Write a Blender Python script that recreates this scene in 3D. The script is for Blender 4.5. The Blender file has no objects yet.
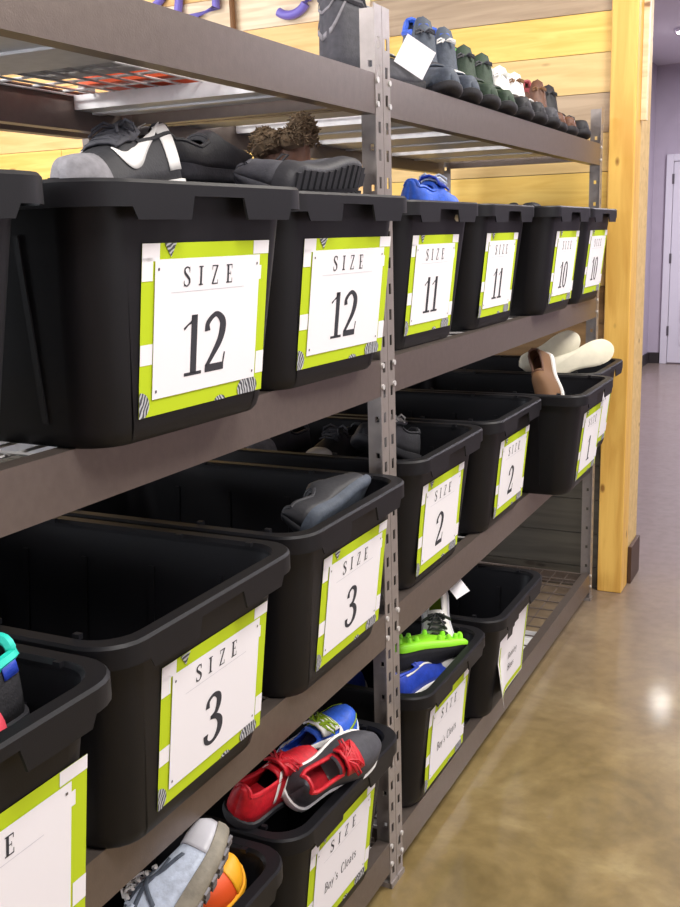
import bpy, math, random
from mathutils import Vector, Matrix
random.seed(7)
PI = math.pi
SC = bpy.context.scene
COL = SC.collection

# ------------------------------------------------------------------ helpers
def lin(c):
    def f(v):
        v /= 255.0
        return v / 12.92 if v <= .04045 else ((v + .055) / 1.055) ** 2.4
    return tuple(f(v) for v in c) + (1.0,)

class MB:
    """collects vertices and faces for one mesh"""
    def __init__(s): s.v, s.f, s.m = [], [], []
    def add(s, vs, fs, m=0):
        b = len(s.v); s.v += [tuple(v) for v in vs]
        for f in fs: s.f.append(tuple(b + i for i in f)); s.m.append(m)
    def box(s, a, b, m=0):
        (x0, y0, z0), (x1, y1, z1) = a, b
        s.add([(x0,y0,z0),(x1,y0,z0),(x1,y1,z0),(x0,y1,z0),(x0,y0,z1),(x1,y0,z1),(x1,y1,z1),(x0,y1,z1)],
              [(0,3,2,1),(4,5,6,7),(0,1,5,4),(1,2,6,5),(2,3,7,6),(3,0,4,7)], m)
    def tube(s, pts, r, n=6, m=0):
        pts = [Vector(p) for p in pts]; b = len(s.v); k = len(pts)
        for i, p in enumerate(pts):
            d = (pts[min(i+1, k-1)] - pts[max(i-1, 0)]).normalized()
            up = Vector((0,0,1)) if abs(d.z) < .9 else Vector((1,0,0))
            e1 = d.cross(up).normalized(); e2 = d.cross(e1)
            rr = r[i] if isinstance(r, (list, tuple)) else r
            for j in range(n):
                a = 2*PI*j/n; s.v.append(tuple(p + e1*math.cos(a)*rr + e2*math.sin(a)*rr))
        for i in range(k-1):
            for j in range(n):
                s.f.append((b+i*n+j, b+i*n+(j+1)%n, b+(i+1)*n+(j+1)%n, b+(i+1)*n+j)); s.m.append(m)
        s.f.append(tuple(b+j for j in range(n))[::-1]); s.m.append(m)
        s.f.append(tuple(b+(k-1)*n+j for j in range(n))); s.m.append(m)
    def rings(s, rings, m=0, cap0=True, cap1=True):
        b = len(s.v); n = len(rings[0])
        for r in rings: s.v += [tuple(v) for v in r]
        for i in range(len(rings)-1):
            for j in range(n):
                s.f.append((b+i*n+j, b+i*n+(j+1)%n, b+(i+1)*n+(j+1)%n, b+(i+1)*n+j)); s.m.append(m)
        if cap0: s.f.append(tuple(b+j for j in range(n))[::-1]); s.m.append(m)
        if cap1: s.f.append(tuple(b+(len(rings)-1)*n+j for j in range(n))); s.m.append(m)
    def build(s, name, mats, parent=None, smooth=False, solid=0, bevel=0, loc=None, sharp=50):
        me = bpy.data.meshes.new(name); me.from_pydata(s.v, [], s.f)
        if not isinstance(mats, (list, tuple)): mats = [mats]
        for m in mats: me.materials.append(m)
        for p, m in zip(me.polygons, s.m): p.material_index = m; p.use_smooth = smooth
        me.update()
        o = bpy.data.objects.new(name, me); COL.objects.link(o)
        if smooth and hasattr(me, 'set_sharp_from_angle'): me.set_sharp_from_angle(angle=math.radians(sharp))
        if parent: o.parent = parent
        if loc: o.location = loc
        if solid:
            md = o.modifiers.new('thickness', 'SOLIDIFY'); md.thickness = solid; md.offset = -1
        if bevel:
            md = o.modifiers.new('bevel', 'BEVEL'); md.width = bevel; md.segments = 2; md.limit_method = 'ANGLE'
        return o

def tag(o, label=None, cat=None, group=None, kind=None):
    if label: o['label'] = label
    if cat: o['category'] = cat
    if group: o['group'] = group
    if kind: o['kind'] = kind
    return o
def thing(name, label, cat, group=None, loc=(0,0,0), rz=0):
    o = bpy.data.objects.new(name, None); COL.objects.link(o); o.empty_display_size = .05
    o.location = loc; o.rotation_euler = (0, 0, rz)
    return tag(o, label, cat, group)

def mat(name, col, rough=.5, metal=0, spec=.5, noise=0, nscale=30, bump=0, bscale=200, coat=0):
    m = bpy.data.materials.new(name); m.use_nodes = True
    nt = m.node_tree; b = nt.nodes['Principled BSDF']
    c = lin(col); b.inputs['Base Color'].default_value = c
    b.inputs['Roughness'].default_value = rough; b.inputs['Metallic'].default_value = metal
    b.inputs['Specular IOR Level'].default_value = spec; b.inputs['Coat Weight'].default_value = coat
    tc = nt.nodes.new('ShaderNodeTexCoord')
    if noise:
        n = nt.nodes.new('ShaderNodeTexNoise'); n.inputs['Scale'].default_value = nscale; n.inputs['Detail'].default_value = 4
        r = nt.nodes.new('ShaderNodeValToRGB')
        r.color_ramp.elements[0].position = .3; r.color_ramp.elements[1].position = .7
        r.color_ramp.elements[0].color = tuple(v*(1-noise) for v in c[:3]) + (1,)
        r.color_ramp.elements[1].color = tuple(min(1, v*(1+noise)) for v in c[:3]) + (1,)
        nt.links.new(tc.outputs['Object'], n.inputs['Vector']); nt.links.new(n.outputs['Fac'], r.inputs['Fac'])
        nt.links.new(r.outputs['Color'], b.inputs['Base Color'])
    if bump:
        n2 = nt.nodes.new('ShaderNodeTexNoise'); n2.inputs['Scale'].default_value = bscale
        bp = nt.nodes.new('ShaderNodeBump'); bp.inputs['Strength'].default_value = bump; bp.inputs['Distance'].default_value = .002
        nt.links.new(tc.outputs['Object'], n2.inputs['Vector']); nt.links.new(n2.outputs['Fac'], bp.inputs['Height'])
        nt.links.new(bp.outputs['Normal'], b.inputs['Normal'])
    return m

def wood(name, c1, c2, axis='X', rough=.5):
    m = bpy.data.materials.new(name); m.use_nodes = True
    nt = m.node_tree; b = nt.nodes['Principled BSDF']; b.inputs['Roughness'].default_value = rough
    tc = nt.nodes.new('ShaderNodeTexCoord'); mp = nt.nodes.new('ShaderNodeMapping')
    mp.inputs['Scale'].default_value = (1.2, 14, 14) if axis == 'X' else (14, 14, 1.2)
    n = nt.nodes.new('ShaderNodeTexNoise'); n.inputs['Scale'].default_value = 2.2; n.inputs['Detail'].default_value = 6
    n.inputs['Distortion'].default_value = .8
    r = nt.nodes.new('ShaderNodeValToRGB')
    r.color_ramp.elements[0].position = .35; r.color_ramp.elements[1].position = .62
    r.color_ramp.elements[0].color = lin(c1); r.color_ramp.elements[1].color = lin(c2)
    # knots: sparse small dark spots
    mp2 = nt.nodes.new('ShaderNodeMapping'); mp2.inputs['Scale'].default_value = (4, 9, 11) if axis == 'X' else (11, 9, 6)
    v = nt.nodes.new('ShaderNodeTexVoronoi'); v.inputs['Scale'].default_value = 1.0; v.inputs['Randomness'].default_value = 1
    r2 = nt.nodes.new('ShaderNodeValToRGB')
    r2.color_ramp.elements[0].position = .06; r2.color_ramp.elements[1].position = .13
    r2.color_ramp.elements[0].color = lin((120, 78, 40)); r2.color_ramp.elements[1].color = (1,1,1,1)
    mx = nt.nodes.new('ShaderNodeMix'); mx.data_type = 'RGBA'; mx.blend_type = 'MULTIPLY'; mx.inputs['Factor'].default_value = .75
    L = nt.links.new
    L(tc.outputs['Object'], mp.inputs['Vector']); L(mp.outputs['Vector'], n.inputs['Vector']); L(n.outputs['Fac'], r.inputs['Fac'])
    L(tc.outputs['Object'], mp2.inputs['Vector']); L(mp2.outputs['Vector'], v.inputs['Vector']); L(v.outputs['Distance'], r2.inputs['Fac'])
    L(r.outputs['Color'], mx.inputs['A']); L(r2.outputs['Color'], mx.inputs['B']); L(mx.outputs['Result'], b.inputs['Base Color'])
    return m

M = {}
M['rack'] = mat('rack_powder_coat', (116,105,98), .36, .6, .5, .06, 60, .12, 420)
M['upright'] = mat('upright_metal', (148,140,135), .36, .35, .5, .06, 60, .1, 420)
M['galv'] = mat('galvanised_deck', (226,225,225), .42, .15, .5, .06, 40)
M['wire'] = mat('zinc_wire', (214,212,210), .35, .35)
M['bin'] = mat('black_plastic', (15,15,19), .5, 0, .3, .05, 20, .05, 500)
M['green'] = mat('lime_paper', (186,208,34), .75, 0, .25)
M['paper'] = mat('white_paper', (238,236,240), .8, 0, .2)
M['ink'] = mat('dark_ink', (60,60,66), .7, 0, .2)
M['line'] = mat('grey_rule', (205,205,212), .8, 0, .2)
# damask medallion print
def damask():
    m = bpy.data.materials.new('damask_print'); m.use_nodes = True; nt = m.node_tree; b = nt.nodes['Principled BSDF']
    b.inputs['Roughness'].default_value = .8
    tc = nt.nodes.new('ShaderNodeTexCoord'); w = nt.nodes.new('ShaderNodeTexWave'); w.wave_type = 'RINGS'
    w.inputs['Scale'].default_value = 55; w.inputs['Distortion'].default_value = 6; w.inputs['Detail'].default_value = 2
    r = nt.nodes.new('ShaderNodeValToRGB'); r.color_ramp.elements[0].position = .5; r.color_ramp.elements[1].position = .75
    r.color_ramp.elements[0].color = lin((72,74,80)); r.color_ramp.elements[1].color = lin((190,192,196))
    nt.links.new(tc.outputs['Object'], w.inputs['Vector']); nt.links.new(w.outputs['Fac'], r.inputs['Fac'])
    nt.links.new(r.outputs['Color'], b.inputs['Base Color']); return m
M['damask'] = damask()

# ------------------------------------------------------------------ setting
def floor_mat():
    m = bpy.data.materials.new('polished_concrete'); m.use_nodes = True; nt = m.node_tree; b = nt.nodes['Principled BSDF']
    L = nt.links.new; tc = nt.nodes.new('ShaderNodeTexCoord')
    n = nt.nodes.new('ShaderNodeTexNoise'); n.inputs['Scale'].default_value = 2.6; n.inputs['Detail'].default_value = 7; n.inputs['Roughness'].default_value = .62; n.inputs['Distortion'].default_value = .6
    r = nt.nodes.new('ShaderNodeValToRGB'); e = r.color_ramp.elements
    e[0].position = .3; e[0].color = lin((104,88,52)); e[1].position = .72; e[1].color = lin((164,147,102))
    x = e.new(.5); x.color = lin((134,115,74))
    n2 = nt.nodes.new('ShaderNodeTexNoise'); n2.inputs['Scale'].default_value = 22; n2.inputs['Detail'].default_value = 5
    r2 = nt.nodes.new('ShaderNodeValToRGB'); r2.color_ramp.elements[0].position = .35; r2.color_ramp.elements[1].position = .6
    r2.color_ramp.elements[0].color = (.72,.70,.66,1); r2.color_ramp.elements[1].color = (1,1,1,1)
    mx = nt.nodes.new('ShaderNodeMix'); mx.data_type = 'RGBA'; mx.blend_type = 'MULTIPLY'; mx.inputs['Factor'].default_value = .6
    # cooler corridor light painted into the colour: greyer further along Y
    sx = nt.nodes.new('ShaderNodeSeparateXYZ'); L(tc.outputs['Object'], sx.inputs['Vector'])
    mr = nt.nodes.new('ShaderNodeMapRange'); mr.inputs['From Min'].default_value = .7; mr.inputs['From Max'].default_value = 2.6
    L(sx.outputs['Y'], mr.inputs['Value'])
    gm = nt.nodes.new('ShaderNodeMix'); gm.data_type = 'RGBA'; gm.inputs['B'].default_value = lin((128,113,105))
    L(mr.outputs['Result'], gm.inputs['Factor'])
    L(tc.outputs['Object'], n.inputs['Vector']); L(tc.outputs['Object'], n2.inputs['Vector'])
    L(n.outputs['Fac'], r.inputs['Fac']); L(n2.outputs['Fac'], r2.inputs['Fac'])
    L(r.outputs['Color'], gm.inputs['A']); L(gm.outputs['Result'], mx.inputs['A']); L(r2.outputs['Color'], mx.inputs['B'])
    L(mx.outputs['Result'], b.inputs['Base Color'])
    b.inputs['Coat Weight'].default_value = .3; b.inputs['Coat Roughness'].default_value = .1
    rr = nt.nodes.new('ShaderNodeMapRange'); rr.inputs['To Min'].default_value = .26; rr.inputs['To Max'].default_value = .42
    L(n.outputs['Fac'], rr.inputs['Value']); L(rr.outputs['Result'], b.inputs['Roughness'])
    return m
CEIL = 3.02
f = MB(); f.box((-4.6,-4.2,-.1), (4.2,9.5,0)); tag(f.build('floor', floor_mat()), 'polished brown concrete floor', None, None, 'structure')
M['plaster'] = mat('lavender_paint', (172,162,176), .7, 0, .3, .03, 8)
M['ceil'] = mat('ceiling_paint', (205,200,208), .8, 0, .3)
f = MB(); f.box((-4.6,-4.2,CEIL), (4.2,9.5,CEIL+.1)); tag(f.build('ceiling', M['ceil']), kind='structure')
f = MB(); f.box((-4.7,9.4,0), (4.2,9.5,CEIL)); tag(f.build('wall_end', M['plaster']), kind='structure')
f = MB(); f.box((-1.17,2.4,0), (-1.05,9.4,CEIL)); tag(f.build('wall_corridor', M['plaster']), kind='structure')
f = MB(); f.box((-4.7,-4.2,0), (-4.6,2.1,CEIL)); tag(f.build('wall_left', M['plaster']), kind='structure')
f = MB(); f.box((4.2,-4.2,0), (4.3,9.5,CEIL)); tag(f.build('wall_right', M['plaster']), kind='structure')
f = MB(); f.box((-4.7,-4.3,0), (4.3,-4.2,CEIL)); tag(f.build('wall_back', M['plaster']), kind='structure')
M['dark_base'] = mat('dark_baseboard', (44,38,40), .45)
f = MB(); f.box((-1.05,2.42,0), (-1.035,9.4,.115)); tag(f.build('baseboard_corridor', M['dark_base'], bevel=.003), kind='structure')
f = MB(); f.box((-1.035,9.385,0), (-.925,9.4,.115)); tag(f.build('baseboard_end', M['dark_base'], bevel=.003), kind='structure')
# white door in the end wall
M['door'] = mat('white_door', (206,202,212), .45, 0, .4)
M['hinge'] = mat('hinge_metal', (110,106,112), .4, .8)
d = bpy.data.objects.new('door_1', None); COL.objects.link(d); d.location = (-.92, 9.37, 0); tag(d, kind='structure')
f = MB(); f.box((0,0,0),(.07,.03,2.145)); f.box((.98,0,0),(1.05,.03,2.145)); f.box((.07,0,2.075),(.98,.03,2.145)); f.build('door_frame', M['door'], d, bevel=.004)
f = MB(); f.box((.075,.012,.012),(.975,.03,2.07))
for (z0,z1) in ((.2,.85),(1.0,1.95)):
    f.box((.19,.004,z0),(.86,.012,z1))
f.build('door_leaf', M['door'], d, bevel=.003)
for z in (.3,1.05,1.85):
    f = MB(); f.box((.062,-.006,z),(.084,.004,z+.1)); f.build('hinge', M['hinge'], d, bevel=.002)
f = MB(); f.tube([(.9,.01,1.0),(.9,-.04,1.0)],.012,10); f.tube([(.9,-.045,1.0),(.82,-.045,1.0)],.009,8); f.build('door_handle', M['hinge'], d, smooth=True)

# plank wall behind the rack end, boards of different tints
W = [wood('pine_yellow', (226,184,88), (242,206,112)), wood('pine_tan', (206,174,112), (224,192,130)),
     wood('pine_grey', (160,138,112), (182,160,132)), wood('pine_pale', (222,196,160), (240,222,190)),
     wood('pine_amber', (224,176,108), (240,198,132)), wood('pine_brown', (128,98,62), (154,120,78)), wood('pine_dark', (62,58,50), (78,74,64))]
f = MB(); f.box((-4.6,2.135,0),(-.0,2.4,CEIL), 2)
def boards(x0, x1, z0, tints, seed):
    rnd = random.Random(seed); z = z0; i = 0
    while z < CEIL - .01:
        zt = min(z + .1395, CEIL); x = x0
        t = tints.get(i); first = True
        while x < x1 - .01:
            ln = rnd.uniform(1.5, 2.6)
            xe = min(x + ln, x1)
            if x1 - xe < .5: xe = x1
            k = t if t is not None else rnd.choice([0,1,2,3,4,4])
            d0 = rnd.uniform(0,.003)
            f.box((x+.001, 2.105+d0, max(z,0)+.0012), (xe-.001, 2.135, zt-.0012), k)
            x = xe
        z += .1395; i += 1
# board index counts up from the floor; 2.18 is a seam on the right section, 2.272 on the left
zr = 2.18 - 16*.1395
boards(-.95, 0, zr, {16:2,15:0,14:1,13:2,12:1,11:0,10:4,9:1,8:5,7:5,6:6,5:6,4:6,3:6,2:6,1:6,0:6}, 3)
zl = 2.272 - 16*.1395
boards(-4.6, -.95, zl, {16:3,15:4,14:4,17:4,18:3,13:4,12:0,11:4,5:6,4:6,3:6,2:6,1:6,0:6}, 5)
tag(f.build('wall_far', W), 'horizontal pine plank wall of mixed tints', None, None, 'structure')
# post at the end of the plank wall
PW = wood('pillar_pine', (214,164,76), (232,188,96), 'Z', .45)
f = MB(); f.box((0,2.085,0),(.095,2.2,CEIL)); pil = f.build('pillar', PW, None, bevel=.004)
tag(pil, 'square yellow pine post at the end of the plank wall', None, None, 'structure')
f = MB(); f.box((.004,2.2005,0),(.092,2.40,CEIL)); tag(f.build('trim_1', W[1]), kind='structure')
f = MB(); f.box((.0955,2.17,1.80),(.117,2.2,CEIL)); tag(f.build('trim_2', W[3], bevel=.002), kind='structure')
f = MB(); f.box((.093,2.215,.0),(.108,2.4,.155)); tag(f.build('baseboard_right', mat('rust_base',(70,48,34),.5), bevel=.002), kind='structure')

# purple letters on the plank wall (only their feet show above the rack)
M['purple'] = mat('purple_letter', (120,108,196), .35)
def letter(name, strokes, lab):
    g = MB()
    for st in strokes: g.tube([(x,2.086,z) for x,z in st], .0185, 10)
    o = g.build(name, M['purple'], smooth=True); tag(o, lab, 'letter', 'purple wall letters'); return o
letter('wall_letter', [[(-2.02,2.385),(-1.93,2.44),(-1.9,2.62)]], 'purple wall letter fragment leftmost above the steel crossbeam')
letter('wall_letter', [[(-1.86,2.33),(-1.80,2.62)],], 'purple slanted wall letter stroke between two other purple letters')
letter('wall_letter', [[(-1.79,2.345),(-1.655,2.375),(-1.66,2.62)]], 'purple wall letter with a square foot beside the hanging cord')
arc = [(-1.30+.085*math.cos(t), 2.385+.085*math.sin(t)*.95) for t in [math.radians(a) for a in range(230,411,12)]]
letter('wall_letter', [arc+[(-1.24,2.52)]], 'purple hooked wall letter, right of the hanging cord')
f = MB(); f.tube([(-1.575,2.088,2.18),(-1.58,2.088,2.5),(-1.578,2.088,3.0)],.012,8)
tag(f.build('hanging_cord', mat('brown_cord',(122,84,48),.7), smooth=True), 'brown cord hanging straight down the plank wall', 'cord')

for (x, y, rz) in ((.64,.27,.4),(.53,1.22,1.0)):
    g = MB(); g.add([(-.012,-.004,.0004),(.004,-.007,.0004),(.013,.001,.0004),(.002,.005,.0004),(-.010,.004,.003),(.003,-.002,.004)],[(0,1,5,4),(1,2,5),(2,3,5),(3,4,5),(3,0,4),(3,2,1,0)])
    o = g.build('floor_scrap', M['dark_base']); o.location = (x, y, 0); o.rotation_euler = (0,0,rz)
    tag(o, 'tiny dark scrap on the tan floor near the bottom of the picture' if y < 1 else 'tiny dark scrap on the floor further up the aisle', 'scrap')
# ------------------------------------------------------------------ racks
ZT = [1.7095, 1.1728, .642, .1131]        # top of each beam pair
HB = .0735; PWD = .034; DEP = .62; PH = 1.832
def post_mesh(side):
    """angle-iron upright with keyholes; side=+1: outer web on the +Y side"""
    g = MB()
    cols = [0, .011, .0225, PWD]; zs = [0]; z = .028; holes = []
    while z < PH - .03:
        zs += [z, z+.021]; holes.append(len(zs)-2); z += .0508
    zs.append(PH)
    for i in range(len(zs)-1):
        for j in range(3):
            if j == 1 and i in holes: continue
            g.box((-.0022, cols[j], zs[i]), (0, cols[j+1], zs[i+1]))
    yb = PWD-.0022 if side > 0 else 0
    cw = [-.045, -.029, -.020, -.0022]; zs2 = [0]; z = .05; holes = []
    while z < PH - .03:
        zs2 += [z, z+.012]; holes.append(len(zs2)-2); z += .0762
    zs2.append(PH)
    for i in range(len(zs2)-1):
        for j in range(3):
            if j == 1 and i in holes: continue
            g.box((cw[j], yb, zs2[i]), (cw[j+1], yb+.0022, zs2[i+1]))
    return g
def rack(y0, y1, chans, label):
    r = thing('storage_rack', label, 'shelving rack', 'steel racks along the aisle', (0, y0, 0))
    Ln = y1 - y0
    pm = {}
    for back in (0, 1):
        for s, yy in ((-1, 0), (1, Ln-PWD)):
            g = post_mesh(s)
            if back: g.v = [(-DEP - x, y, z) for x, y, z in g.v]; g.f = [q[::-1] for q in g.f]
            g.v = [(x, y+yy, z) for x, y, z in g.v]
            po = g.build('post', M['upright'], r)
            b = MB(); bx = (-.05,.004) if not back else (-DEP-.004,-DEP+.05)
            b.box((bx[0], yy, 0), (bx[1], yy+PWD, .012)); b.build('foot_plate', M['upright'], po)
    for zt in ZT:
        for back in (0, 1):
            g = MB(); x0, x1 = (-.001,-.030) if not back else (-DEP+.001,-DEP+.030)
            xa, xb = min(x0,x1), max(x0,x1)
            ya, yb = PWD+.0005, Ln-PWD-.0005
            # front web, top lip and inner step that carries the deck
            if not back:
                g.box((xb-.003,ya,zt-HB),(xb,yb,zt)); g.box((xa,ya,zt-.003),(xb-.003,yb,zt)); g.box((xa,ya,zt-HB),(xb-.003,yb,zt-HB+.003)); g.box((xa,ya,zt-HB+.003),(xa+.003,yb,zt-.02))
            else:
                g.box((xa,ya,zt-HB),(xa+.003,yb,zt)); g.box((xa+.003,ya,zt-.003),(xb,yb,zt)); g.box((xa+.003,ya,zt-HB),(xb,yb,zt-HB+.003)); g.box((xb-.003,ya,zt-HB+.003),(xb,yb,zt-.02))
            bm = g.build('crossbeam', M['rack'], r)
            if not back:      # riveted end brackets lapping the uprights
                for yy in (PWD-.012, Ln-PWD+.001):
                    for dz in (.012, .055):
                        e = MB(); e.tube([(-.0005,yy+.006,zt-dz),(.0035,yy+.006,zt-dz)],.0055,10)
                        e.build('rivet', M['wire'], bm, smooth=True)
        for yy in (PWD*.5, Ln-PWD*.5):     # end ties
            g = MB(); g.box((-DEP+.046, yy-.012, zt-.055),(-.046, yy+.012, zt-.052)); g.box((-DEP+.046, yy-.0015, zt-.052),(-.046, yy+.0015, zt-.01)); g.build('end_tie', M['rack'], r)
        for (c0, c1) in chans:             # deck support channels
            if zt < .2 and c0 > 1: continue
            g = MB(); a, b = c0-y0, c1-y0
            g.box((-DEP+.031,a,zt-.036),(-.031,b,zt-.033)); g.box((-DEP+.031,a,zt-.033),(-.031,a+.003,zt-.008)); g.box((-DEP+.031,b-.003,zt-.033),(-.031,b,zt-.008))
            g.box((-DEP+.031,(a+b)/2-.012,zt-.040),(-.031,(a+b)/2+.012,zt-.036))
            g.build('deck_support', M['galv'], r)
        g = MB(); n = int((Ln-.09)/.083)
        for i in range(n+1):
            y = .045 + (Ln-.09)*i/n; g.tube([(-DEP+.004,y,zt-.003),(-.004,y,zt-.003)], .0026, 5)
        k = 11
        for i in range(k+1):
            x = -DEP+.03 + (DEP-.06)*i/k; g.tube([(x,.04,zt-.0075),(x,Ln-.04,zt-.0075)], .0022, 5)
        g.build('wire_deck', M['rack'] if zt < .2 else M['wire'], r, smooth=True)
    # back cross brace
    return r
rack(-1.905, .034, [(-1.86,-1.68),(-1.38,-1.12),(-.82,-.55),(-.15,-.02)], 'brown-grey steel shelving rack nearest the camera holding the size 3 and size 12 bins')
rack(.036, 1.99, [(.06,.31),(.46,.76),(.89,1.32),(1.45,1.88)], 'brown-grey steel shelving rack ending beside the yellow pine post')
# a further rack stands back to back with these, its lower beam and deck show below the top shelf
def far_rack():
    r = thing('storage_rack', 'dark steel rack standing back to back behind the near rack', 'shelving rack', 'steel racks along the aisle', (-.68, -1.905, 0))
    Ln = 1.94
    for x in (-.002, -DEP):
        for y in (0, Ln-PWD):
            g = MB(); sx = 1 if x > -.1 else -1
            g.box((x-.0022*1 if sx>0 else x, y, 0),(x if sx>0 else x+.0022, y+PWD, PH)); g.box((x-.045 if sx>0 else x, y+(0 if y==0 else PWD-.0022), 0),(x-.0022 if sx>0 else x+.045, y+(.0022 if y==0 else PWD), PH)); g.build('post', M['upright'], r)
    for zt in ZT:
        for (xa, xb) in ((-.03,-.002), (-DEP,-DEP+.028)):
            g = MB(); g.box((xa, PWD, zt-HB),(xb, Ln-PWD, zt)); g.build('crossbeam', M['rack'], r)
        for c in (.3,.8,1.3,1.7):
            g = MB(); g.box((-DEP+.03,c-.1,zt-.036),(-.031,c+.1,zt-.033)); g.box((-DEP+.03,c-.1,zt-.033),(-.031,c-.097,zt-.008)); g.box((-DEP+.03,c+.097,zt-.033),(-.031,c+.1,zt-.008)); g.build('deck_support', M['galv'], r)
        g = MB()
        for i in range(24): y = .045+(Ln-.09)*i/23; g.tube([(-DEP+.004,y,zt-.003),(-.004,y,zt-.003)],.0026,5)
        for i in range(8): x = -DEP+.05+(DEP-.1)*i/7; g.tube([(x,.04,zt-.0075),(x,Ln-.04,zt-.0075)],.0022,5)
        g.build('wire_deck', M['wire'], r)
far_rack()

# ------------------------------------------------------------------ lettering (stroke glyphs, unit cap height)
def catmull(P, n=7):
    out = []
    for i in range(len(P)-1):
        p0, p1, p2, p3 = P[max(i-1,0)], P[i], P[i+1], P[min(i+2,len(P)-1)]
        for k in range(n):
            t = k/n
            out.append(tuple(.5*((2*p1[j])+(-p0[j]+p2[j])*t+(2*p0[j]-5*p1[j]+4*p2[j]-p3[j])*t*t+(-p0[j]+3*p1[j]-3*p2[j]+p3[j])*t**3) for j in range(3)))
    out.append(tuple(P[-1])); return out
def ribbon(P, smooth=True):
    """P: (x, y, width) -> list of quads"""
    P = [(x, y, w+.018) for x, y, w in P]
    Q = catmull(P) if smooth else P
    Lf, Rt = [], []
    for i, (x, y, w) in enumerate(Q):
        a, b = Q[max(i-1,0)], Q[min(i+1,len(Q)-1)]; dx, dy = b[0]-a[0], b[1]-a[1]; l = math.hypot(dx,dy) or 1
        Lf.append((x-dy/l*w/2, y+dx/l*w/2)); Rt.append((x+dy/l*w/2, y-dx/l*w/2))
    return [(Rt[i],Rt[i+1],Lf[i+1],Lf[i]) for i in range(len(Q)-1)]
def bar(x0,y0,x1,y1): return [[(x0,y0),(x1,y0),(x1,y1),(x0,y1)]]
TH, TK = .05, .13
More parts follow.
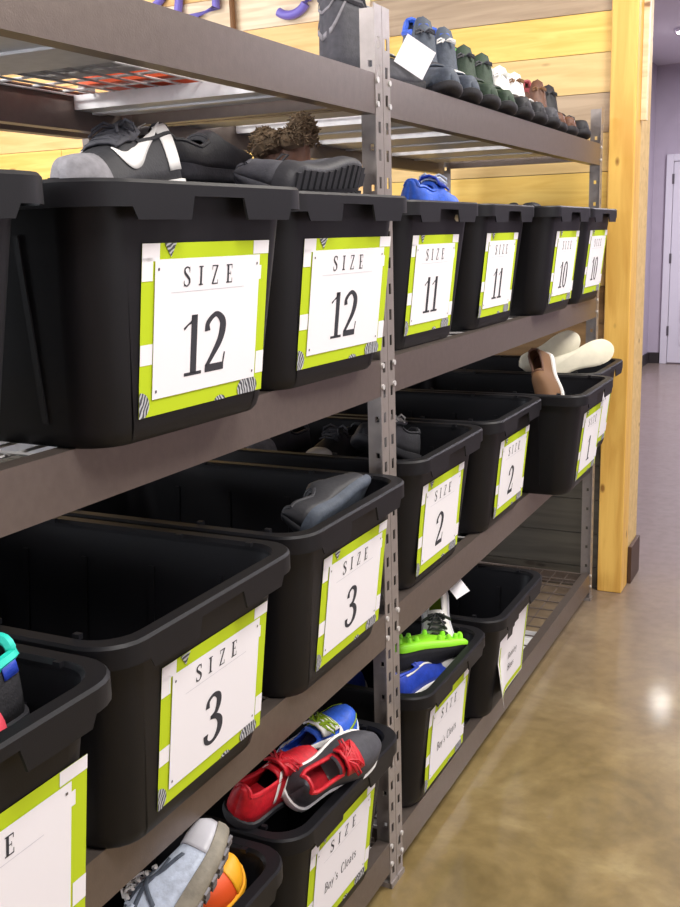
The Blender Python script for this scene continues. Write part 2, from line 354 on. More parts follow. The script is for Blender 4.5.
G = {
 'S': (.56, ribbon([(.49,.74,.03),(.47,.9,.06),(.28,.98,.06),(.09,.88,.1),(.1,.7,.13),(.28,.54,.14),(.46,.38,.14),(.5,.2,.12),(.38,.05,.07),(.22,.02,.06),(.07,.12,.06),(.05,.27,.03)])+bar(.47,.7,.51,1)+bar(.03,0,.07,.3)),
 'I': (.40, bar(.12,0,.28,1)+bar(.02,0,.38,.065)+bar(.02,.935,.38,1)),
 'Z': (.62, bar(.06,.94,.58,1)+[[(.44,.95),(.58,.95),(.18,.05),(.04,.05)]]+bar(.04,0,.58,.06)+bar(.06,.76,.1,.95)+bar(.54,.05,.58,.24)),
 'E': (.62, bar(.1,0,.26,1)+bar(.02,0,.56,.065)+bar(.02,.935,.54,1)+bar(.24,.48,.42,.53)+bar(.5,.76,.54,.96)+bar(.52,.04,.56,.26)+bar(.4,.4,.43,.62)),
 '1': (.50, bar(.2,.03,.36,1)+bar(.04,0,.5,.055)+[[(.2,.86),(.2,1),(.36,1),(.02,.76),(.0,.80)]]),
 '2': (.62, ribbon([(.08,.70,.13),(.09,.84,.09),(.3,.97,.07),(.48,.86,.14),(.5,.7,.16),(.42,.5,.13),(.24,.28,.09),(.08,.1,.07)])+bar(.04,0,.56,.13)+[[(.52,.1),(.56,.1),(.60,.3),(.56,.3)]]),
 '3': (.60, ribbon([(.09,.76,.12),(.12,.9,.07),(.28,.97,.06),(.44,.88,.13),(.45,.72,.14),(.36,.57,.09),(.2,.53,.05)])+ribbon([(.2,.53,.05),(.4,.48,.09),(.52,.34,.15),(.5,.17,.15),(.36,.04,.08),(.2,.02,.06),(.08,.1,.09),(.07,.23,.13)])),
 '0': (.58, ribbon([(.29,.98,.05),(.13,.86,.1),(.08,.5,.15),(.13,.14,.1),(.29,.02,.05),(.45,.14,.1),(.5,.5,.15),(.45,.86,.1),(.29,.98,.05)])),
 'B': (.58, bar(.08,0,.18,1)+bar(.02,0,.3,.05)+bar(.02,.95,.3,1)+ribbon([(.26,.975,.05),(.42,.9,.09),(.44,.7,.1),(.36,.56,.07),(.2,.53,.05)])+ribbon([(.26,.53,.05),(.46,.44,.09),(.5,.25,.11),(.42,.07,.08),(.24,.025,.05)])),
 'C': (.60, ribbon([(.52,.72,.04),(.46,.9,.06),(.3,.98,.06),(.13,.84,.1),(.08,.5,.12),(.13,.16,.1),(.3,.02,.06),(.46,.1,.06),(.53,.26,.04)])),
 'R': (.62, bar(.08,0,.18,1)+bar(.02,0,.26,.05)+bar(.02,.95,.3,1)+ribbon([(.26,.975,.05),(.42,.9,.09),(.44,.7,.1),(.36,.54,.07),(.18,.5,.05)])+[[(.28,.5),(.38,.5),(.6,0),(.47,0)]]),
 'o': (.46, ribbon([(.23,.62,.05),(.1,.52,.09),(.07,.31,.1),(.1,.1,.09),(.23,.02,.05),(.36,.1,.09),(.39,.31,.1),(.36,.52,.09),(.23,.62,.05)])),
 'y': (.46, [[(.02,.62),(.14,.62),(.28,.1),(.2,.04)],[(.44,.62),(.36,.62),(.08,-.26),(.16,-.26)]]),
 "'": (.18, [[(.05,1),(.14,1),(.11,.74),(.07,.74)]]),
 's': (.38, ribbon([(.32,.5,.04),(.22,.61,.06),(.1,.54,.08),(.12,.4,.09),(.26,.29,.1),(.32,.15,.09),(.2,.02,.06),(.05,.12,.05)])),
 'l': (.26, bar(.08,0,.18,1)+bar(.02,0,.24,.05)),
 'e': (.44, bar(.08,.32,.38,.37)+ribbon([(.37,.34,.07),(.36,.54,.07),(.22,.62,.06),(.1,.52,.09),(.07,.3,.1),(.12,.1,.08),(.25,.02,.06),(.38,.12,.05)])),
 'a': (.46, bar(.3,0,.39,.45)+ribbon([(.08,.48,.08),(.2,.61,.06),(.34,.5,.08),(.34,.4,.07)])+ribbon([(.34,.36,.05),(.16,.32,.07),(.07,.16,.09),(.16,.03,.07),(.33,.12,.05)])),
 't': (.30, bar(.1,.06,.2,.84)+bar(.02,.57,.28,.62)+ribbon([(.15,.1,.09),(.2,.02,.06),(.28,.08,.04)])),
 'u': (.50, bar(.06,.15,.15,.62)+bar(.34,0,.43,.62)+ribbon([(.1,.2,.09),(.16,.03,.07),(.34,.12,.05)])),
 'n': (.50, bar(.06,0,.15,.62)+bar(.34,0,.43,.45)+ribbon([(.12,.48,.05),(.26,.61,.07),(.385,.45,.09)])),
 'i': (.24, bar(.07,0,.17,.62)+bar(.07,.76,.17,.88)),
 'g': (.46, ribbon([(.23,.62,.05),(.1,.5,.09),(.1,.28,.09),(.23,.16,.05),(.36,.28,.09),(.36,.5,.09),(.23,.62,.05)])+bar(.33,-.1,.41,.62)+ribbon([(.37,-.06,.08),(.24,-.25,.06),(.06,-.18,.06)])),
 'h': (.50, bar(.06,0,.15,1)+bar(.34,0,.43,.45)+ribbon([(.12,.48,.05),(.26,.61,.07),(.385,.45,.09)])),
}
G['S2'] = G['S']
def text_polys(s, x, y, h, gap=.1, xs=1.0):
    """centred at x, baseline y, cap height h (metres); returns polys"""
    w = sum(G[c][0] if c != ' ' else .4 for c in s)*h*xs + gap*h*(len(s)-1)
    X = x - w/2; out = []
    for c in s:
        if c == ' ': X += (.4*xs+gap)*h; continue
        gw, polys = G[c]
        for p in polys: out.append([(X+px*h*xs, y+py*h) for px, py in p])
        X += gw*h*xs + gap*h
    return out

# ------------------------------------------------------------------ storage bins
BH, BW, BD = .308, .46, .68
def perimeter(w, d, r):
    """closed loop of (x, y) starting on the front (+x) side; fixed topology"""
    ys = [-.165,-.157,-.06,-.052,0,.052,.06,.157,.165]
    P = []
    hx, hy = d/2, w/2
    P += [(hx, -hy+r)] + [(hx, y*(w/.46)) for y in ys]
    def arc(cx, cy, a0):
        return [(cx+r*math.cos(a0+PI/2*k/6), cy+r*math.sin(a0+PI/2*k/6)) for k in range(7)]
    P += arc(hx-r, hy-r, 0) + arc(-hx+r, hy-r, PI/2) + arc(-hx+r, -hy+r, PI) + arc(hx-r, -hy+r, 3*PI/2)[:-1]
    return P
def ring(w, d, r, z, cx=0): return [(x+cx, y, z) for x, y in perimeter(w, d, r)]
def front_x(z):               # outer face of the front wall
    t = z/(BH-.012); return (BD/2-.055) + (.055-.021)*t
def wd(z, o=0):
    t = z/(BH-.012); return (BW-.098)+(.098-.042)*t+2*o, (BD-.11)+(.11-.042)*t+2*o
def tub_mesh():
    g = MB(); R = []
    w, d = wd(.0); R.append(ring(w-.03, d-.03, .045, .004)); R.append(ring(w-.014, d-.014, .05, 0)); R.append(ring(w-.004, d-.004, .052, .006))
    for z in (.02,.1,.2,BH-.012): w, d = wd(z); R.append(ring(w, d, .055, z))
    w, d = wd(BH-.012, -.003); R.append(ring(w, d, .052, BH-.012))
    for z in (.2,.1,.012): w, d = wd(z, -.003); R.append(ring(w, d, .052, z))
    w, d = wd(.006, -.02); R.append(ring(w, d, .04, .006))
    g.rings(R)
    # stiffening ribs on the side and back walls
    for s in (-1, 1):
        for x in (-.2,-.07,.07,.2):
            for z0, z1 in ((.03,.25),):
                a, b = wd(z0)[0]/2-.006, wd(z1)[0]/2-.006
                g.add([(x-.006,s*a,z0),(x+.006,s*a,z0),(x+.006,s*b,z1),(x-.006,s*b,z1),(x-.004,s*(a+.008),z0),(x+.004,s*(a+.008),z0),(x+.004,s*(b+.008),z1),(x-.004,s*(b+.008),z1)],
                      [(0,3,2,1),(4,5,6,7),(0,1,5,4),(1,2,6,5),(2,3,7,6),(3,0,4,7)])
    return g
def rim_mesh():
    g = MB(); base = perimeter(BW, BD, .06)
    def skirt(i, x, y):
        if x > BD/2-.001:
            if abs(y) < .055*BW/.46: return .017
            if abs(y) < .161*BW/.46: return .044
        return .030
    def rr(w, d, r, zf):
        P = perimeter(w, d, r); return [(P[i][0], P[i][1], zf(skirt(i, *base[i]))) for i in range(len(P))]
    R = [rr(BW-.050, BD-.050, .05, lambda s: BH-.012), rr(BW-.050, BD-.050, .05, lambda s: BH-.006), rr(BW-.042, BD-.042, .052, lambda s: BH),
         rr(BW-.006, BD-.006, .058, lambda s: BH), rr(BW, BD, .06, lambda s: BH-.004), rr(BW, BD, .06, lambda s: BH-s),
         rr(BW-.006, BD-.006, .058, lambda s: BH-s), rr(BW-.007, BD-.007, .058, lambda s: BH-.010), rr(BW-.043, BD-.043, .053, lambda s: BH-.012)]
    R.append(R[0]); g.rings(R, cap0=False, cap1=False)
    for y in (-.2,-.1,.1,.2):       # little latch pips on the inner lip
        for s in (-1, 1):
            g.box((y*1.3-.005, s*(BW/2-.03)-.004, BH-.004), (y*1.3+.005, s*(BW/2-.03)+.004, BH+.003))
    return g
TUB, RIM = None, None
LW, LH = .268, .209
def make_label(parent, lines, lz, du=0, curl=0, lcurl=0, torn=False, roll=0, ws=1):
    LW = .268*ws
    z0 = lz - LH/2
    th = math.atan2(.034, BH-.012); st, ct = math.sin(th), math.cos(th)
    def P(u, v, off):
        # u left->right, v bottom->top, both 0..1
        a, b = (u-.5)*LW, (v-.5)*LH
        cr, sr = math.cos(roll), math.sin(roll); a, b = a*cr-b*sr, a*sr+b*cr
        z = lz + b*ct
        o = off + .0012 + curl*(1-v)**2 + lcurl*(max(0,.45-u)/.45)**2*(max(0,.6-v)/.6)
        return (front_x(z) + o, du + a, z + o*st*-1)
    g = MB()
    def grid(u0,u1,v0,v1,n,m,off,mi):
        vs = [P(u0+(u1-u0)*i/n, v0+(v1-v0)*j/m, off) for j in range(m+1) for i in range(n+1)]
        g.add(vs, [(j*(n+1)+i, j*(n+1)+i+1, (j+1)*(n+1)+i+1, (j+1)*(n+1)+i) for j in range(m) for i in range(n)], mi)
    if torn:
        grid(0,1,0,.8,8,8,0,1); grid(0,.26,.8,.9,2,1,0,1); grid(.44,1,.8,.9,4,1,0,1); grid(.5,1,.9,1,4,1,0,1)
        grid(.03,.97,.02,.09,8,2,.0006,0); grid(.94,.985,.03,.99,2,8,.0006,0); grid(.03,.06,.1,.8,1,6,.0006,0)
    else:
        grid(0,1,0,1,8,8,0,0)
        o = .0005
        for (u0,u1,v0,v1) in ((0,.12,.9,1),(0,.075,.79,.92),(.86,1,.915,1),(0,.085,.31,.43),(.93,1,.12,.27),(.91,.94,.75,.84)):
            grid(u0,u1,v0,v1,3,3,o,1)
        def disc(cu, cv, ru, rv, k=22):
            c = P(min(1,max(0,cu)),min(1,max(0,cv)),o*2)
            vs = [c]+[P(min(1,max(0,cu+ru*math.cos(2*PI*i/k))), min(1,max(0,cv+rv*math.sin(2*PI*i/k))), o*2) for i in range(k)]
            g.add(vs, [(0,1+i,1+(i+1)%k) for i in range(k)], 2)
        disc(.0,.07,.07,.085); disc(.86,.04,.09,.075); disc(.62,.0,.045,.03); 
        vs = [P(.15,1,o*2),P(.20,.92,o*2),P(.235,1,o*2)]; g.add(vs, [(0,1,2)], 2)
    lab = g.build('size_label', [M['green'], M['paper'], M['damask']], parent)
    cu0, cu1, cv0, cv1 = .085,.915,.10,.91
    if not torn:
        g = MB(); grid(cu0,cu1,cv0,cv1,8,8,.0017,0); 
        c = g.build('card', M['paper'], lab)
        for (u, v) in ((.11,.145),(.11,.855),(.89,.145),(.89,.855)):
            g = MB(); grid(u-.006,u+.006,v-.008,v+.008,1,1,.0022,0); g.build('staple', M['hinge'], lab)
    for (s, u, v, h, gap, xs) in lines:
        g = MB()
        for poly in text_polys(s, u*LW, v*LH, h*LH, gap, xs):
            vs = [P(x/LW, y/LH, .0021) for x, y in poly]; g.add(vs, [tuple(range(len(vs)))])
        g.build('lettering', M['ink'], lab)
    if not torn:
        g = MB(); grid(.2,.78,.713,.717,4,1,.0020,0); g.build('rule', M['line'], lab)
def SIZE(n=None, words=None):
    L = [('SIZE', .485, .745, .115, .72, 1.0)]
    if n: L.append((n, .475, .2, .37, .06, 1.02))
    if words: L.append((words, .49, .36, .105, .1, 1.0))
    return L
def make_bin(xr, yc, zt, yaw, lines, label, lz=.134, **kw):
    """xr: X of the front rim"""
    global TUB, RIM
    r = thing('storage_bin', label, 'bin', 'black bins on the steel racks')
    ya = math.radians(yaw); r.rotation_euler = (0,0,ya)
    r.location = (xr - BD/2*math.cos(ya), yc - BD/2*math.sin(ya), zt+.0005)
    if TUB is None:
        o = tub_mesh().build('tub', M['bin'], r, smooth=True); TUB = o.data
        o = rim_mesh().build('rim', M['bin'], r, smooth=True, sharp=28); RIM = o.data
    else:
        for n, me in (('tub', TUB), ('rim', RIM)):
            o = bpy.data.objects.new(n, me); COL.objects.link(o); o.parent = r
    if lines is not None: make_label(r, lines, lz, **kw)
    return r
Z1, Z2, Z3, Z4 = ZT
# upper row, nearest first
make_bin(.11,-1.25,Z2,-3,[('SIZE', .485, .745, .115, .72, 1.0)],'black bin leftmost on the upper row, only its label edge in view', du=-.012)
make_bin(.115,-.735,Z2,-3,SIZE('12'),'black bin with size 12 label under the black sneaker with a white check emblem', du=.012)
make_bin(.085,-.267,Z2,-3,SIZE('12'),'black bin with size 12 label beside the steel post', du=.018, ws=1.13)
make_bin(.035,.306,Z2,-1,SIZE('11'),'black bin with size 11 label just right of the steel post', du=-.01)
make_bin(.04,.777,Z2,0,SIZE('11'),'black bin with size 11 label and empty rim, next to a size 10 bin', du=-.015)
make_bin(.085,1.249,Z2,-.5,SIZE('10'),'black bin with size 10 label fully visible, second from the pine post', du=.02)
make_bin(.075,1.72,Z2,0,SIZE('10'),'black bin with half-hidden size 10 label beside the pine post', du=.02)
# middle row
make_bin(.125,-1.212,Z3,0,[('SIZE', .485, .745, .115, .72, 1.0)],'black bin with teal-trimmed black shoe inside, at the lower left edge', du=.016, lz=.116, ws=1.2)
make_bin(.09,-.738,Z3,0,SIZE('3'),'empty black bin with size 3 label, the nearer one', du=.024)
make_bin(.08,-.262,Z3,0,SIZE('3'),'black bin with size 3 label and a grey sandal over its rim', du=.024)
make_bin(.05,.306,Z3,0,SIZE('2'),'black bin with size 2 label right of the post, white laces inside', curl=.004, du=-.012)
make_bin(.065,.785,Z3,0,SIZE('2'),'empty black bin with size 2 label, the farther one', curl=.003, du=.02)
make_bin(.17,1.256,Z3,0,SIZE('1'),'black bin with size 1 label in front of another size 1 bin', du=.03)
make_bin(.11,1.725,Z3,0,SIZE('1'),'black bin with size 1 label against the pine post, pale soles sticking out')
# bottom row
make_bin(.06,-.75,Z4,0,None,'black bin with running shoe and orange item on the bottom shelf')
make_bin(.06,-.28,Z4,-1,SIZE(None,"Boy's Cleats"),'black bin labelled Boys Cleats with red and black shoes inside')
make_bin(.057,.306,Z4,0,SIZE(None,"Boy's Cleats"),'black bin labelled Boys Cleats with neon green cleat on top', curl=.006)
make_bin(.07,.80,Z4,0,[('Running',.5,.48,.1,.1,1),('Shoes',.48,.3,.1,.1,1)],'empty black bin with torn, curling label on the bottom shelf', torn=True, lcurl=.03, curl=.004)

# ------------------------------------------------------------------ shoes
def itp(K, t):
    for (a, x), (b, y) in zip(K[:-1], K[1:]):
        if t <= b:
            s = (t-a)/(b-a); s = max(0, min(1, s)); s = s*s*(3-2*s); return x+(y-x)*s
    return K[-1][1]
KW = [(0,.74),(.12,.76),(.36,.70),(.72,1.0),(.86,.93),(1,.80)]
def endf(t):
    e = 1
    if t < .11: e = math.sqrt(max(0, 1-(1-t/.11)**2))
    if t > .80: e = math.sqrt(max(0, 1-((t-.80)/.2)**2))
    return e
class Form:
    def __init__(s, L=.27, W=.095, hc=.075, toe=.042, sole=.024, boot=False, vamp=.066):
        s.L, s.W, s.hc, s.sole, s.boot = L, W, hc, sole, boot
        s.K = [(0,hc*.97),(.08,hc),(.30,hc*(.97 if boot else .90)),(.46 if boot else .50,vamp if boot else vamp+.004),(.66,vamp*.84),(.84,toe*1.08),(.95,toe*.9),(1,toe*.55)]
    def w(s, t, o=0): return (s.W/2*itp(KW, t)+o)*endf(t)
    def zb(s, t): return .016*max(0,(t-.72)/.28)**2*(s.L/.27)
    def st(s, t): return s.sole*itp([(0,1.15),(.4,.95),(1,.72)], t)
    def U(s, t, a, off=0):
        h = itp(s.K, t)
        if t > .9: h *= .55+.45*math.sqrt(max(0,1-((t-.9)/.1)**2))
        sa, ca = math.sin(a), math.cos(a)
        tap = 1-(.08 if s.boot and t < .45 else .20)*sa
        y = -s.w(t, off)*math.copysign(abs(ca)**.62, ca)*tap     # a=0 is the right-hand side
        z = s.zb(t)+s.st(t)*.9+(h+off)*sa**.78
        return Vector((s.L*(t-.5)*(1+off/s.L*1.2), y, z))
TS = [0,.012,.04,.08,.13,.19,.25,.31,.37,.43,.49,.55,.61,.67,.73,.79,.84,.885,.92,.95,.975,.99,1.0]
def make_shoe(name, label, cat, loc, head, pitch=0, roll=0, group=None, form=None, upper=None, sole=None, lace=None, tongue=None,
              swoosh=None, stripes=None, toecap=None, studs=None, lining=None, tag_at=None, fur=None, bands=None, heelpatch=None, treads=None, insole=None):
    F = form or Form()
    r = thing(name, label, cat, group or 'shoes on the steel racks')
    r.matrix_world = Matrix.Translation(loc) @ Matrix.Rotation(math.radians(head),4,'Z') @ Matrix.Rotation(-math.radians(pitch),4,'Y') @ Matrix.Rotation(math.radians(roll),4,'X')
    # sole
    g = MB(); N = 44; R = []
    def out(o, zf):
        P = []
        for i in range(N):
            u = i/N
            if u < .5: t, sg = u*2, -1
            else: t, sg = 2-2*u, 1
            t = .5-.5*math.cos(PI*t)
            P.append((F.L*(t-.5)*(1+o/F.L*1.4), sg*F.w(t, o), zf(t)))
        return P
    R = [out(-.004, lambda t: F.zb(t)), out(.002, lambda t: F.zb(t)+.003), out(.005, lambda t: F.zb(t)+F.st(t)*.5), out(.004, lambda t: F.zb(t)+F.st(t)), out(-.004, lambda t: F.zb(t)+F.st(t)+.002)]
    g.rings(R); so = g.build('sole', sole, r, smooth=True)
    if treads:
        g = MB()
        for k in range(13):
            t = .06+.88*k/12; w = F.w(t)*.9; x = F.L*(t-.5)
            for sg in (-1,1):
                g.box((x-.006, min(sg*.004,sg*w), F.zb(t)-.0035), (x+.006, max(sg*.004,sg*w), F.zb(t)+.001))
        g.build('tread', treads, so)
    if studs:
        for t, fr in ((.08,.5),(.2,.55),(.3,.5),(.56,.75),(.66,.8),(.76,.75),(.86,.6),(.70,0),(.94,.0)):
            for sg in ((-1,1) if fr else (1,)):
                x, y, z = F.L*(t-.5), sg*fr*F.w(t), F.zb(t); g = MB()
                g.rings([[(x+rr*math.cos(2*PI*i/10), y+rr*math.sin(2*PI*i/10), z+dz) for i in range(10)] for rr, dz in ((.0075,.001),(.0065,-.006),(.0045,-.011))])
                g.build('stud', studs, so, smooth=True)
    # upper
    A = [PI*i/18 for i in range(19)]; g = MB(); vs = [F.U(t, a) for t in TS for a in A]; n = len(A)
    fs = []
    t_open = (.03, .33) if F.boot else (.03, .40)
    for j in range(len(TS)-1):
        for i in range(n-1):
            tm = (TS[j]+TS[j+1])/2
            if t_open[0] < tm < t_open[1] and 5 <= i < 13: continue
            fs.append((j*n+i, (j+1)*n+i, (j+1)*n+i+1, j*n+i+1))
    g.add(vs, fs); up_ = g.build('upper', upper, r, smooth=True, solid=.0035)
    def patch(tfun, name, m, nt=10, na=8, parent=r, off=.0016):
        """tfun(s, q) -> (t, a)"""
        g = MB(); vs = [F.U(*tfun(i/nt, j/na), off) for i in range(nt+1) for j in range(na+1)]
        g.add(vs, [(i*(na+1)+j, (i+1)*(na+1)+j, (i+1)*(na+1)+j+1, i*(na+1)+j+1) for i in range(nt) for j in range(na)])
        return g.build(name, m, parent, smooth=True, solid=.0012)
    # insole seen through the opening
    g = MB(); ts = [.03+.37*i/8 for i in range(9)]; vs = []
    for t in ts:
        for sg in (-1, -.5, 0, .5, 1): vs.append((F.L*(t-.5), sg*F.w(t)*.86, F.zb(t)+F.st(t)+.006))
    g.add(vs, [(i*5+j,(i+1)*5+j,(i+1)*5+j+1,i*5+j+1) for i in range(8) for j in range(4)]); g.build('insole', insole or lining or upper, r)
    if lining or True:     # padded collar roll round the opening
        g = MB(); P = []
        t0, t1 = .04, t_open[1]+.01
        a0, a1 = PI*5/18, PI*13/18
        for i in range(9): P.append(F.U(t0+(t1-t0)*i/8, a0, -.001))
        for i in range(1,8): P.append(F.U(t1, a0+(a1-a0)*i/8, -.001))
        for i in range(9): P.append(F.U(t1-(t1-t0)*i/8, a1, -.001))
        for i in range(1,8): P.append(F.U(t0, a1-(a1-a0)*i/8, -.001))
        P.append(P[0])
        if fur:
            rnd = random.Random(3); g.tube([p+Vector((0,0,.004)) for p in P], [.017+rnd.uniform(-.003,.006) for p in P], 9)
            for p in P:
                for k in range(60):
                    an, bn = rnd.uniform(0,2*PI), rnd.uniform(-.6,1.5); q = p+Vector((math.cos(an)*math.cos(bn)*.019, math.sin(an)*math.cos(bn)*.019, .004+math.sin(bn)*.019))
                    g.tube([q, q+Vector((math.cos(an)*.004+rnd.gauss(0,.003), math.sin(an)*.004+rnd.gauss(0,.003), rnd.uniform(-.006,.005)))], [.0024,.0008], 4)
            g.build('fur_cuff', fur, r)
        else: g.tube(P, .007 if F.boot or lining is S['s_teal'] else .0042, 6); g.build('collar', lining or upper, r, smooth=True)
    lt0, lt1 = (.36,.64) if F.boot else (.42,.64)
    if tongue:
        g = MB(); P = []
        for i in range(9):
            s = i/8; t = lt1-(lt1-lt0)*s if s < .75 else lt0+.02
            for j in range(5):
                a = PI/2+(j-2)*.13*PI*(.7+.3*s)
                p = F.U(max(lt0-.02, lt1-(lt1-lt0+.02)*s), a, .003)
                if s > .7: p = p+Vector((0, 0, .012*(s-.7)/.3))
                P.append(p)
        g.add(P, [(i*5+j,(i+1)*5+j,(i+1)*5+j+1,i*5+j+1) for i in range(8) for j in range(4)]); g.build('tongue', tongue, r, smooth=True, solid=.004)
    if lace:
        g = MB()
        for k in range(5):
            t = lt0+.01+(lt1-lt0-.03)*k/4
            g.tube([F.U(t+.012*(j%2), PI*(.34+.32*j/6), .0055) for j in range(7)], .0026, 5)
            if k < 4:
                t2 = lt0+.01+(lt1-lt0-.03)*(k+1)/4
                g.tube([F.U(t+(t2-t)*j/6, PI*(.35+.30*j/6), .0065) for j in range(7)], .0022, 5)
        kb = .55 if F.boot else .8
        for sg in (-1,1):     # bow
            V3 = lambda q: Vector(q)*kb; c = F.U(lt0+.01, PI/2, .008); g.tube([c, c+V3((.012,sg*.022,.012)), c+V3((.02,sg*.042,.002)), c+V3((.022,sg*.045,-.012)), c+V3((.012,sg*.022,-.001)), c], .0022, 5)
            g.tube([c, c+V3((.03,sg*.015,.004)), c+V3((.05,sg*.03,-.012))], .002, 5)
        g.build('laces', lace, r, smooth=True)
    if toecap: patch(lambda s,q: (.80+.2*s, PI*q), 'toe_cap', toecap, 10, 16)
    if heelpatch: patch(lambda s,q: (.0+.20*s, PI*(.04+.36*q)), 'heel_counter', heelpatch); patch(lambda s,q: (.20*(1-s), PI*(.96-.36*q)), 'heel_counter', heelpatch)
    if swoosh:
        K = [(.66,.36,.012),(.635,.22,.055),(.57,.15,.075),(.47,.16,.075),(.36,.23,.055),(.24,.32,.034),(.10,.44,.006)]
        Q = catmull(K, 5)
        for side in (0, 1):
            g = MB(); vs = []
            for i,(t,a,w) in enumerate(Q):
                p0, p1 = Q[max(i-1,0)], Q[min(i+1,len(Q)-1)]; dt, da = (p1[0]-p0[0]), (p1[1]-p0[1])*.55; l = math.hypot(dt,da) or 1
                nt_, na_ = -da/l, dt/l/.55
                for k in (-.5,-.17,.17,.5):
                    aa = max(.03,min(.49,a+na_*w*k))*PI; tt = t+nt_*w*k
                    vs.append(F.U(tt, aa if side == 0 else PI-aa, .0022))
            m4 = [(i*4+j,i*4+j+1,(i+1)*4+j+1,(i+1)*4+j) for i in range(len(Q)-1) for j in range(3)]
            g.add(vs, m4); g.build('side_emblem', swoosh, r, smooth=True, solid=.0012)
    if stripes:
        sm, lst = stripes
        for (t0,a0,t1,a1,w) in lst:
            for side in (0,1):
                sd = (lambda a: a) if side == 0 else (lambda a: PI-a)
                patch(lambda s,q: (t0+(t1-t0)*s+w*(q-.5), sd(PI*(a0+(a1-a0)*s))), 'stripe', sm, 8, 2)
    if bands:
        bm_, lst = bands
        for (t0,a0,t1,a1,w) in lst:
            for side in (0,1):
                sd = (lambda a: a) if side == 0 else (lambda a: PI-a)
                patch(lambda s,q: (t0+(t1-t0)*s, sd(PI*(a0+(a1-a0)*s+w*(q-.5)))), 'trim_line', bm_, 12, 2)
    if tag_at:
        g = MB(); p, sx, sy, rot = tag_at; p = Vector(p); R3 = Matrix.Rotation(math.radians(rot[2]),3,'Z') @ Matrix.Rotation(math.radians(rot[1]),3,'Y') @ Matrix.Rotation(math.radians(rot[0]),3,'X')
        c = [p+R3@Vector((x*sx/2, y*sy/2, z)) for z in (0,.001) for x,y in ((-1,-1),(1,-1),(1,1),(-1,1))]
        g.add(c, [(0,3,2,1),(4,5,6,7),(0,1,5,4),(1,2,6,5),(2,3,7,6),(3,0,4,7)]); g.build('paper_tag', M['paper'], r)
    return r
def mm(n, c, rough=.7, **k):
    M[n] = mat(n, c, rough, **k); return M[n]
fab = dict(noise=.18, nscale=90, bump=.3, bscale=260)
mm('s_black',(38,38,42),.65,**fab); mm('s_char',(66,66,72),.7,**fab); mm('s_grey',(128,126,130),.7,**fab); mm('s_slate',(72,80,92),.7,**fab)
mm('s_white',(228,226,222),.5); mm('s_cream',(218,212,190),.55,noise=.08,nscale=25); mm('s_blue',(36,66,176),.5,**fab); mm('s_brightblue',(44,92,200),.5,**fab)
mm('s_red',(196,24,40),.5,**fab); mm('s_neon',(150,236,40),.45); mm('s_lime',(140,170,20),.6); mm('s_teal',(40,208,186),.5); mm('s_green',(96,196,72),.6)
mm('s_brown',(96,62,44),.6,**fab); mm('s_tan',(118,84,54),.7); mm('s_orange',(224,84,30),.55); mm('s_yellow',(240,170,30),.5); mm('s_forest',(44,62,46),.7,**fab)
mm('s_gum',(132,126,112),.6,noise=.2,nscale=60,bump=.4,bscale=150); mm('s_rubber',(46,46,50),.6,bump=.3,bscale=150); mm('s_fur',(112,94,72),.95,noise=.4,nscale=80); mm('s_pink',(150,60,66),.6); mm('s_silver',(190,190,196),.4)
mm('s_rosy',(214,66,84),.55); mm('s_ice',(186,196,212),.5,**fab)
S = M
LOW = lambda **k: Form(**k)
# --- upper row bins
make_shoe('sneaker','black sneaker with white check emblem and white heel under the top shelf','shoe',(-.09,-.662,1.464),-87,-3,4,form=LOW(L=.255,hc=.085,sole=.026),upper=S['s_black'],sole=S['s_white'],lace=S['s_char'],tongue=S['s_char'],swoosh=S['s_white'],toecap=S['s_grey'],heelpatch=S['s_white'])
make_shoe('slip_on_shoe','charcoal slip-on shoe lowest of the dark stack right of the white-heeled sneaker','shoe',(-.19,-.30,1.440),88,0,0,form=LOW(L=.27,hc=.06),upper=S['s_char'],sole=S['s_rubber'])
make_shoe('slip_on_shoe','black slip-on shoe on top of the dark stack right of the white-heeled sneaker','shoe',(-.19,-.295,1.508),92,0,0,form=LOW(L=.27,hc=.05),upper=S['s_black'],sole=S['s_char'])
make_shoe('winter_boot','brown boot with shaggy fur cuff under the top shelf','boot',(-.215,-.115,1.435),180,0,0,form=Form(L=.26,hc=.155,boot=True),upper=S['s_brown'],sole=S['s_rubber'],fur=S['s_fur'])
make_shoe('trail_shoe','dark grey shoe on its side showing its tread over the second size 12 bin','shoe',(.015,-.225,1.490),90,2,-72,form=LOW(L=.30,W=.10,hc=.08,sole=.03),upper=S['s_char'],sole=S['s_rubber'],treads=S['s_black'],lace=S['s_black'])
make_shoe('sneaker','navy blue shoe tucked behind the dark treaded shoe by the post','shoe',(-.09,-.18,1.40),75,0,0,form=LOW(L=.24,hc=.07),upper=S['s_slate'],sole=S['s_white'],lace=S['s_blue'],bands=(S['s_ice'],[(.2,.3,.6,.25,.04)]))
make_shoe('sneaker','bright blue shoe with white sole edge in the first size 11 bin','shoe',(-.04,.375,1.442),84,0,6,form=LOW(L=.21,hc=.068,sole=.02),upper=S['s_brightblue'],sole=S['s_white'],lace=S['s_ice'],tongue=S['s_blue'])
make_shoe('sneaker','black shoe peeking over the rim of the first size 10 bin','shoe',(-.06,1.30,1.41),80,4,0,form=LOW(L=.27,hc=.07),upper=S['s_black'],sole=S['s_rubber'])
